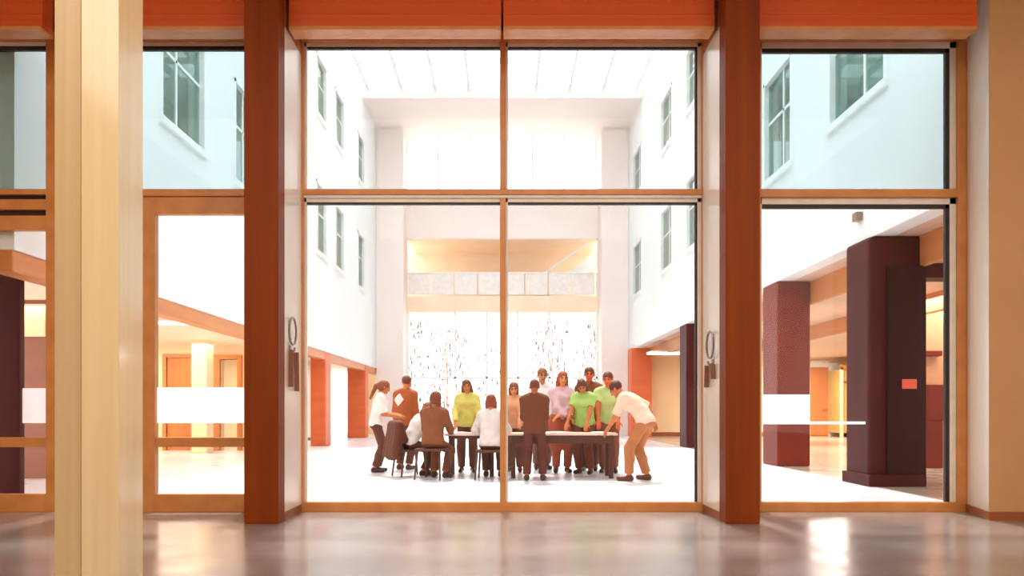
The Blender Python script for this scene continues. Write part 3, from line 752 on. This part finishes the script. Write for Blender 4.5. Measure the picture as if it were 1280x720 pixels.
    sk, lip, eye = cmat(skin, .55), cmat((max(skin[0] - 20, 0), int(skin[1] * .6), int(skin[2] * .65)), .5), cmat((40, 24, 18), .3)
    o = mesh_obj(name, (Vb, Qb), [sk, lip, eye])
    ctr = Vb[Qb].mean(1); mi = np.zeros(len(Qb), np.int32)
    loc = (ctr - hc) @ Rh / s
    mi[(np.abs(loc[:, 0]) < .024) & (np.abs(loc[:, 2] + .058) < .009) & (loc[:, 1] > .075)] = 1
    mi[(np.abs(np.abs(loc[:, 0]) - .031) < .015) & (np.abs(loc[:, 2] - .011) < .009) & (loc[:, 1] > .06)] = 2
    mi[(np.abs(np.abs(loc[:, 0]) - .032) < .019) & (np.abs(loc[:, 2] - .034) < .006) & (loc[:, 1] > .06)] = 2
    o.data.polygons.foreach_set('material_index', mi)
    # ---- clothes
    tc = jacket or top
    T = Field(); off = .019 if jacket is None else .024
    torso(T, off)
    if hem: T.cap(pel - rt * hp * .5, pel - rt * hp * .5 - g(0, 0, hem), .11 * s + off, k=.05); T.cap(pel + rt * hp * .5, pel + rt * hp * .5 - g(0, 0, hem), .11 * s + off, k=.05)
    T.cut(pel - ul * (.06 * s + hem), -ul)
    for sd in (-1, 1):
        a, e, w = AR[sd]
        if sleeve == 'long':
            T.cap(a, e, .058 * s + off * .7, .05 * s + off * .6, k=.04); T.cap(e, e + (w - e) * .93, .05 * s + off * .6, .037 * s + off * .5, k=.02, flat=True)
        else:
            T.cap(a, a + (e - a) * (.6 if sleeve == 'short' else .95), .06 * s + off, .056 * s + off, k=.04, flat=True)
    VQ = T.mesh(.011)
    mats = [cmat(tc)]
    to = mesh_obj('jacket' if jacket else 'shirt', VQ, mats, o)
    if jacket and emblem:
        to.data.materials.append(cmat((238, 230, 222)))
        ctr = VQ[0][VQ[1]].mean(1) - chest
        m = (np.abs(ctr @ rt + .07) + np.abs(ctr @ uu) < .12) & (ctr @ fw < 0)
        to.data.polygons.foreach_set('material_index', m.astype(np.int32))
    L = Field(); o2 = .017
    L.cap(pel - g(hp * .75, 0, 0), pel + g(hp * .75, 0, 0), .098 * s + .01, k=.05)
    for sd in (-1, 1):
        L.cap(pel + rt * sd * hp * .6, wst + rt * sd * .052 * s, .098 * s + .009, .09 * s + .005, k=.05)
        h, kn, a_, f = LG[sd]
        L.cap(h, kn, .083 * s + .011, .06 * s + o2, k=.04); L.cap(kn, kn + (a_ - kn) * .93, .06 * s + o2, .05 * s + o2, k=.02, flat=True)
        L.cap(kn + (a_ - kn) * .1, kn + (a_ - kn) * .4 - g(0, .02, 0), .055 * s + o2, .052 * s + o2, k=.03)
        if skirt: L.cap(h, h + (kn - h) * .9, .12 * s, .13 * s, k=.08)
    L.cut(pel + ul * .1 * s, ul)
    mesh_obj('trousers' if not skirt else 'trousers', L.mesh(.011), cmat(bottom), o)
    for sd in (-1, 1):
        h, kn, a_, f = LG[sd]; td = unit(g(sd * .18, 1, 0)); S = Field()
        S.cap(a_ - g(0, .03, .042) * s, a_ + td * .155 * s - g(0, 0, .046 * s), .043 * s, .037 * s, k=.02); S.cap(a_ - g(0, .01, .03) * s, a_ + g(0, 0, .005), .045 * s, .042 * s, k=.02, flat=True)
        S.cut((0, 0, .004), (0, 0, -1))
        mesh_obj('shoe', S.mesh(.009), cmat(shoes, .4), o)
    # ---- hair
    A = Field()
    A.ell(H_(0, -.02, .036), g(.086, .102, .094) * s, Rh, .02)
    if hairstyle in ('long', 'pony', 'bob'):
        A.ell(H_(0, -.04, -.01), g(.088, .085, .095) * s, Rh, .02)
    face_drop = -.06
    if hairstyle == 'long':
        for sd in (-1, 1): A.cap(H_(sd * .062, -.02, -.03), H_(sd * .075, -.005, -.2), .042 * s, .045 * s, k=.03)
        A.cap(H_(0, -.07, -.03), H_(0, -.085, -.23), .065 * s, .07 * s, k=.03)
    if hairstyle == 'bob':
        for sd in (-1, 1): A.cap(H_(sd * .06, -.02, -.03), H_(sd * .062, -.005, -.095), .04 * s, .036 * s, k=.03)
    if hairstyle == 'pony':
        A.cap(H_(0, -.1, .03), H_(0, -.15, -.05), .035 * s, .04 * s, k=.02); A.cap(H_(0, -.15, -.05), H_(0, -.15, -.3), .042 * s, .022 * s, k=.02)
    A.ell(H_(0, .115, -.045), g(.066, .085, .098) * s, Rh, .01, True)
    A.ell(H_(0, .1, .0), g(.06, .05, .06) * s, Rh, .01, True)
    if hairstyle == 'short':
        A.cut(H_(0, -.02, -.055), -unit(Rh[:, 2] * 1 + Rh[:, 1] * -.25))
    mesh_obj('hair', A.mesh(.0085), cmat(hair, .6), o)
    o.location = (X0, Y0, 0); o.rotation_euler = (0, 0, -R(heading))
    return tag(o, label, 'person', 'people at the tables')


def at(px, y): return X(px, y), y
SK, SKD = (206, 122, 72), (176, 92, 50)
# 1 standing woman, left
x, y = at(470, 14.3)
person(x, y, 78, 1.66, 'standing woman in a white shirt and brown trousers at the left end, hair tied back', SK, (140, 70, 32), (244, 238, 234), (96, 48, 26), lean=9, head=(0, 22, 0), hands=((-.1, .4, 1.02), (.14, .36, 1.0)), feet=((-.09, .03), (.09, -.03)), female=True, hairstyle='pony', sleeve='mid', elbow=((-.3, -.4, -1), (.3, -.4, -1)))
# 2 brown jacket seen from behind
x, y = at(505, 14.9)
person(x, y, 25, 1.76, 'person in an orange-brown jacket with a white patch, standing behind the seated woman', SK, (120, 58, 30), jacket=(172, 84, 26), bottom=(92, 46, 28), lean=6, head=(0, 10, 0), emblem=True, hem=.05)
# 3 seated, white shirt, dark skirt
x, y = at(512, 13.5)
person(x, y, 62, 1.66, 'seated person in a white shirt and dark trousers reaching down to the right', SK, (150, 76, 34), (246, 242, 238), (92, 42, 18), lean=24, lean2=32, seat=.46, head=(0, 25, 0), hands=((-.05, .5, .78), (.2, .46, .62)), feet=((-.12, .38), (.1, .2)), female=True, hairstyle='bob')
# 4 seated, back to camera
x, y = at(541, 12.95)
person(x, y, 18, 1.74, 'seated person in a brown top with dark hair, back turned, beside the woman in yellow-green', SKD, (120, 58, 22), (132, 74, 38), (124, 66, 40), lean=6, lean2=10, seat=.5, head=(-12, 6, 0), hands=((-.12, .42, .75), (.16, .4, .74)), feet=((-.1, .3), (.14, .2)), sleeve='long', hairstyle='bob')
# 5 standing, yellow-green
x, y = at(584, 14.3)
person(x, y, 178, 1.66, 'standing woman with long hair in a yellow-green jacket holding a white sheet', SK, (112, 56, 26), jacket=(212, 204, 104), bottom=(100, 50, 30), lean=3, head=(4, 12, 6), hands=((-.2, .3, .9), (.2, .3, .9)), female=True, hairstyle='long')
# 6 seated, grey-white shirt, back
x, y = at(613, 12.9)
person(x, y, 6, 1.68, 'seated woman in a pale grey shirt, back turned, just left of the mullion', SK, (140, 62, 34), (228, 222, 220), (96, 50, 32), lean=8, seat=.48, head=(8, 8, 0), hands=((-.2, .38, .78), (.2, .38, .78)), female=True, hairstyle='bob')
# 7 peach top right of mullion
x, y = at(643, 14.35)
person(x, y, 190, 1.62, 'person in a peach patterned top just right of the central mullion, behind the table', (222, 150, 108), (130, 66, 40), (226, 168, 128), (110, 58, 36), lean=8, head=(10, 15, 0), hands=((-.16, .42, .86), (.2, .4, .86)), female=True, hairstyle='bob')
# 8 dark jacket standing in front
x, y = at(668, 12.6)
person(x, y, 4, 1.60, 'person in a dark brown jacket standing in front of the table, back turned', SKD, (116, 56, 28), jacket=(108, 50, 14), bottom=(92, 38, 22), lean=4, head=(0, 10, 0), hands=((-.07, .27, .96), (.07, .27, .96)), feet=((-.12, 0), (.13, .05)), hem=.04, elbow=((-.25, -.3, -1), (.25, -.3, -1)))
# 9 tall, white shirt, far back
x, y = at(677, 15.0)
person(x, y, 172, 1.9, 'tall person in a white shirt at the back between the dark jacket and auburn hair', (196, 130, 84), (146, 88, 52), (248, 244, 242), (120, 76, 56), lean=3, head=(0, 10, 0))
# 10 auburn hair, lavender top
x, y = at(702, 14.2)
person(x, y, 176, 1.8, 'woman with long auburn hair in a lavender top, arms folded over a red-brown skirt', (226, 150, 90), (156, 66, 30), (222, 186, 196), (176, 84, 56), lean=3, head=(4, 8, -4), hands=((.08, .24, 1.02), (-.08, .27, 1.0)), female=True, hairstyle='long', skirt=True, elbow=((-1, -.1, -.4), (1, -.1, -.4)))
# 11 tall brown, back right
x, y = at(737, 14.7)
person(x, y, 195, 1.9, 'tall person in a brown shirt behind the girl in the bright green top', (214, 96, 48), (104, 46, 24), (132, 66, 34), (90, 46, 30), lean=4, head=(10, 6, 0))
# 12 bright green
x, y = at(731, 13.95)
person(x, y, 205, 1.68, 'person in a bright green top with dark hair bowed towards the table', (200, 116, 64), (98, 44, 20), (168, 208, 112), (120, 62, 40), lean=10, head=(18, 34, 8), hands=((-.16, .4, .8), (.2, .42, .8)), female=True, hairstyle='bob', sleeve='short')
# 13 pale green
x, y = at(761, 14.2)
person(x, y, 190, 1.8, 'person in a pale green top with both hands on the table, beside the bending man', (222, 104, 52), (108, 44, 22), (196, 216, 140), (130, 72, 44), lean=12, head=(-10, 10, 0), hands=((-.18, .42, .8), (.16, .44, .8)), sleeve='short')
# 14 bending man
x, y = at(799, 12.6)
person(x, y, 300, 1.8, 'man in a pale shirt and khaki trousers bending over the right table end', (206, 124, 76), (92, 34, 20), (238, 214, 190), (184, 116, 68), (90, 46, 26), lean=30, lean2=52, head=(4, 24, 0), hands=((-.1, .5, .79), (.34, -.12, .92)), feet=((-.18, .1), (.14, -.08)), sleeve='mid', elbow=(None, (.9, -.7, .3)))

# ------------------------------------------------------------------ tables, chairs, papers
def table(x0, x1, y0, y1, z, label, apron):
    o = empty('table', ((x0 + x1) / 2, (y0 + y1) / 2, 0), label, 'table')
    part(MB().box(x0, x1, y0, y1, z - .035, z, .012), 'tabletop', 'table_top', o)
    part(MB().box(x0 + .06, x1 - .06, y0 + .05, y0 + .08, z - .035 - apron, z - .036).box(x0 + .06, x1 - .06, y1 - .08, y1 - .05, z - .035 - apron, z - .036)
         .box(x0 + .06, x0 + .09, y0 + .08, y1 - .08, z - .035 - apron, z - .036).box(x1 - .09, x1 - .06, y0 + .08, y1 - .08, z - .035 - apron, z - .036), 'apron', 'table_dark', o)
    for xx in (x0 + .1, x1 - .1):
        for yy in (y0 + .1, y1 - .1):
            part(MB().box(xx - .035, xx + .035, yy - .035, yy + .035, 0, z - .036, .006), 'leg', 'table_dark', o)
    return o
table(X(634, 13), X(772, 13), 12.95, 13.65, .735, 'long dark-edged table with a pale top, right of the mullion', .13)
table(X(556, 13.3), X(622, 13.3), 13.25, 13.9, .72, 'shorter pale-topped table left of the mullion, before the woman in yellow-green', .05)


def paper(x, y, z, rz, w, h, label):
    mb = MB(); t = bmesh.new()
    n = 6
    vs = [[t.verts.new(((i / n - .5) * w, (j / n - .5) * h, .003 + .008 * math.sin(i * .9) * (j / n))) for j in range(n + 1)] for i in range(n + 1)]
    for i in range(n):
        for j in range(n): t.faces.new((vs[i][j], vs[i + 1][j], vs[i + 1][j + 1], vs[i][j + 1]))
    r = bmesh.ops.extrude_face_region(t, geom=list(t.faces)); bmesh.ops.translate(t, vec=(0, 0, .002), verts=[v for v in r['geom'] if isinstance(v, bmesh.types.BMVert)])
    mb._join(t); o = mb.build('paper_sheet', 'paper'); o.location = (x, y, z); o.rotation_euler = (0, 0, rz)
    return tag(o, label, 'paper', 'paper sheets on the tables')
paper(X(708, 13.2), 13.3, .741, .1, .6, .45, 'white paper sheet on the long table before the auburn-haired woman')
paper(X(754, 13.2), 13.25, .741, -.2, .42, .3, 'white paper sheet on the long table before the two green tops')
paper(X(583, 13.5), 13.6, .726, .05, .5, .36, 'white paper sheet on the shorter table before the woman in yellow-green')


def chair(x, y, rz, sz, label, back=True):
    o = empty('chair', (x, y, 0), label, 'chair', 'dark chairs at the tables')
    def prt(mb, n):
        ob = mb.build(n, 'chair_dark'); ob.parent = o; return ob
    prt(MB().box(-.23, .23, -.22, .22, sz - .04, sz, .015), 'seat')
    if back:
        for a in (-.2, .2): prt(MB().beam((a, -.21, sz), (a, -.28, sz + .42), .03, .03), 'back_post')
        prt(MB().box(-.22, .22, -.285, -.255, sz + .15, sz + .44, .01), 'backrest')
    for a in (-1, 1):
        for b in (-1, 1): prt(MB().bar((a * .19, b * .18, sz - .035), (a * .22, b * .23, 0), .018, .014), 'leg')
    o.rotation_euler = (0, 0, -R(rz)); return o
chair(*at(512, 13.5), 62, .455, 'dark chair under the seated person in the white shirt')
chair(*at(541, 12.95), 18, .495, 'dark chair under the seated person in the brown top', False)
chair(*at(613, 12.9), 6, .475, 'dark stool under the woman in the pale grey shirt', False)

# dark coat hung over the back of the first chair
K = Field()
for u in (-.17, -.06, .06, .17):
    K.cap((u, -.25, .86), (u * 1.25, -.32, .34 + abs(u) * .3), .07, .085, k=.06); K.cap((u, -.25, .86), (u, -.16, .62), .06, .07, k=.06)
ct = mesh_obj('coat', K.mesh(.012), cmat((94, 42, 20)))
ct.location = (*at(512, 13.5), 0); ct.rotation_euler = (0, 0, -R(62))
tag(ct, 'dark brown coat hung over the back of the chair of the white-shirted person', 'coat')

# ------------------------------------------------------------------ light
wd = bpy.data.worlds.new('sky'); sc.world = wd; wd.use_nodes = True
bg = wd.node_tree.nodes['Background']; bg.inputs[0].default_value = (.97, .985, 1, 1); bg.inputs[1].default_value = 2.9
def sun(rx, rz, e, c, ang):
    l = bpy.data.lights.new('sun', 'SUN'); l.energy = e; l.color = c; l.angle = R(ang)
    o = bpy.data.objects.new('sun', l); col.objects.link(o); o.rotation_euler = (R(rx), 0, R(rz)); o.location = (0, 30, 30)
sun(-28, 4, 5.0, (1, .93, .82), 6)
def area(name, loc, sx, sy, p, c, rot=(0, 0, 0)):
    l = bpy.data.lights.new(name, 'AREA'); l.shape = 'RECTANGLE'; l.size = sx; l.size_y = sy; l.energy = p; l.color = c
    o = bpy.data.objects.new(name, l); col.objects.link(o); o.location = loc; o.rotation_euler = rot
area('lobby_luminous_ceiling', (0, .5, LZ - .02), 12, 9, 880, (1, .92, .8))  # added broad fill under the unseen ceiling, kept faint in the glass
area('lobby_side_daylight', (LX1 - .02, -2.2, 2.8), 4.5, 5, 170, (1, .95, .86), (0, R(90), 0))  # added unseen fill that brightens the pale pillar's right face
for yy in (14, 20, 27):  # added fills without fixtures, brightening the passage walls
    area('passage_lamp', (-8.5, yy, ZL - .1), 2.5, 2.5, 120, (1, .82, .6))
    area('passage_lamp', (9.0 + (yy - 14) * .22, yy + 2 + (yy > 25) * 1.5, 3.2), 3, 3, 340 + (yy > 25) * 60, (1, .97, .92))

# ------------------------------------------------------------------ camera
cd = bpy.data.cameras.new('camera'); cam = bpy.data.objects.new('camera', cd); col.objects.link(cam)
cam.location = (0, 0, EYE); cam.rotation_euler = (R(90), 0, 0)
cd.sensor_fit = 'HORIZONTAL'; cd.sensor_width = 36; cd.lens = 36 * F / 1280
cd.shift_x = (640 - VX) / 1280; cd.shift_y = (VY - 360) / 1280
cd.clip_start = .05; cd.clip_end = 300
sc.camera = cam
vs = sc.view_settings; vs.view_transform = 'Standard'; vs.look = 'None'; vs.exposure = 0; vs.gamma = 1; vs.use_curve_mapping = False
cy = sc.cycles; cy.max_bounces = 10; cy.diffuse_bounces = 5; cy.glossy_bounces = 5; cy.transparent_max_bounces = 16; cy.caustics_reflective = False; cy.caustics_refractive = False
cy.use_denoising = True; cy.denoising_input_passes = 'RGB_ALBEDO'; cy.sample_clamp_indirect = 6; cy.use_adaptive_sampling = False
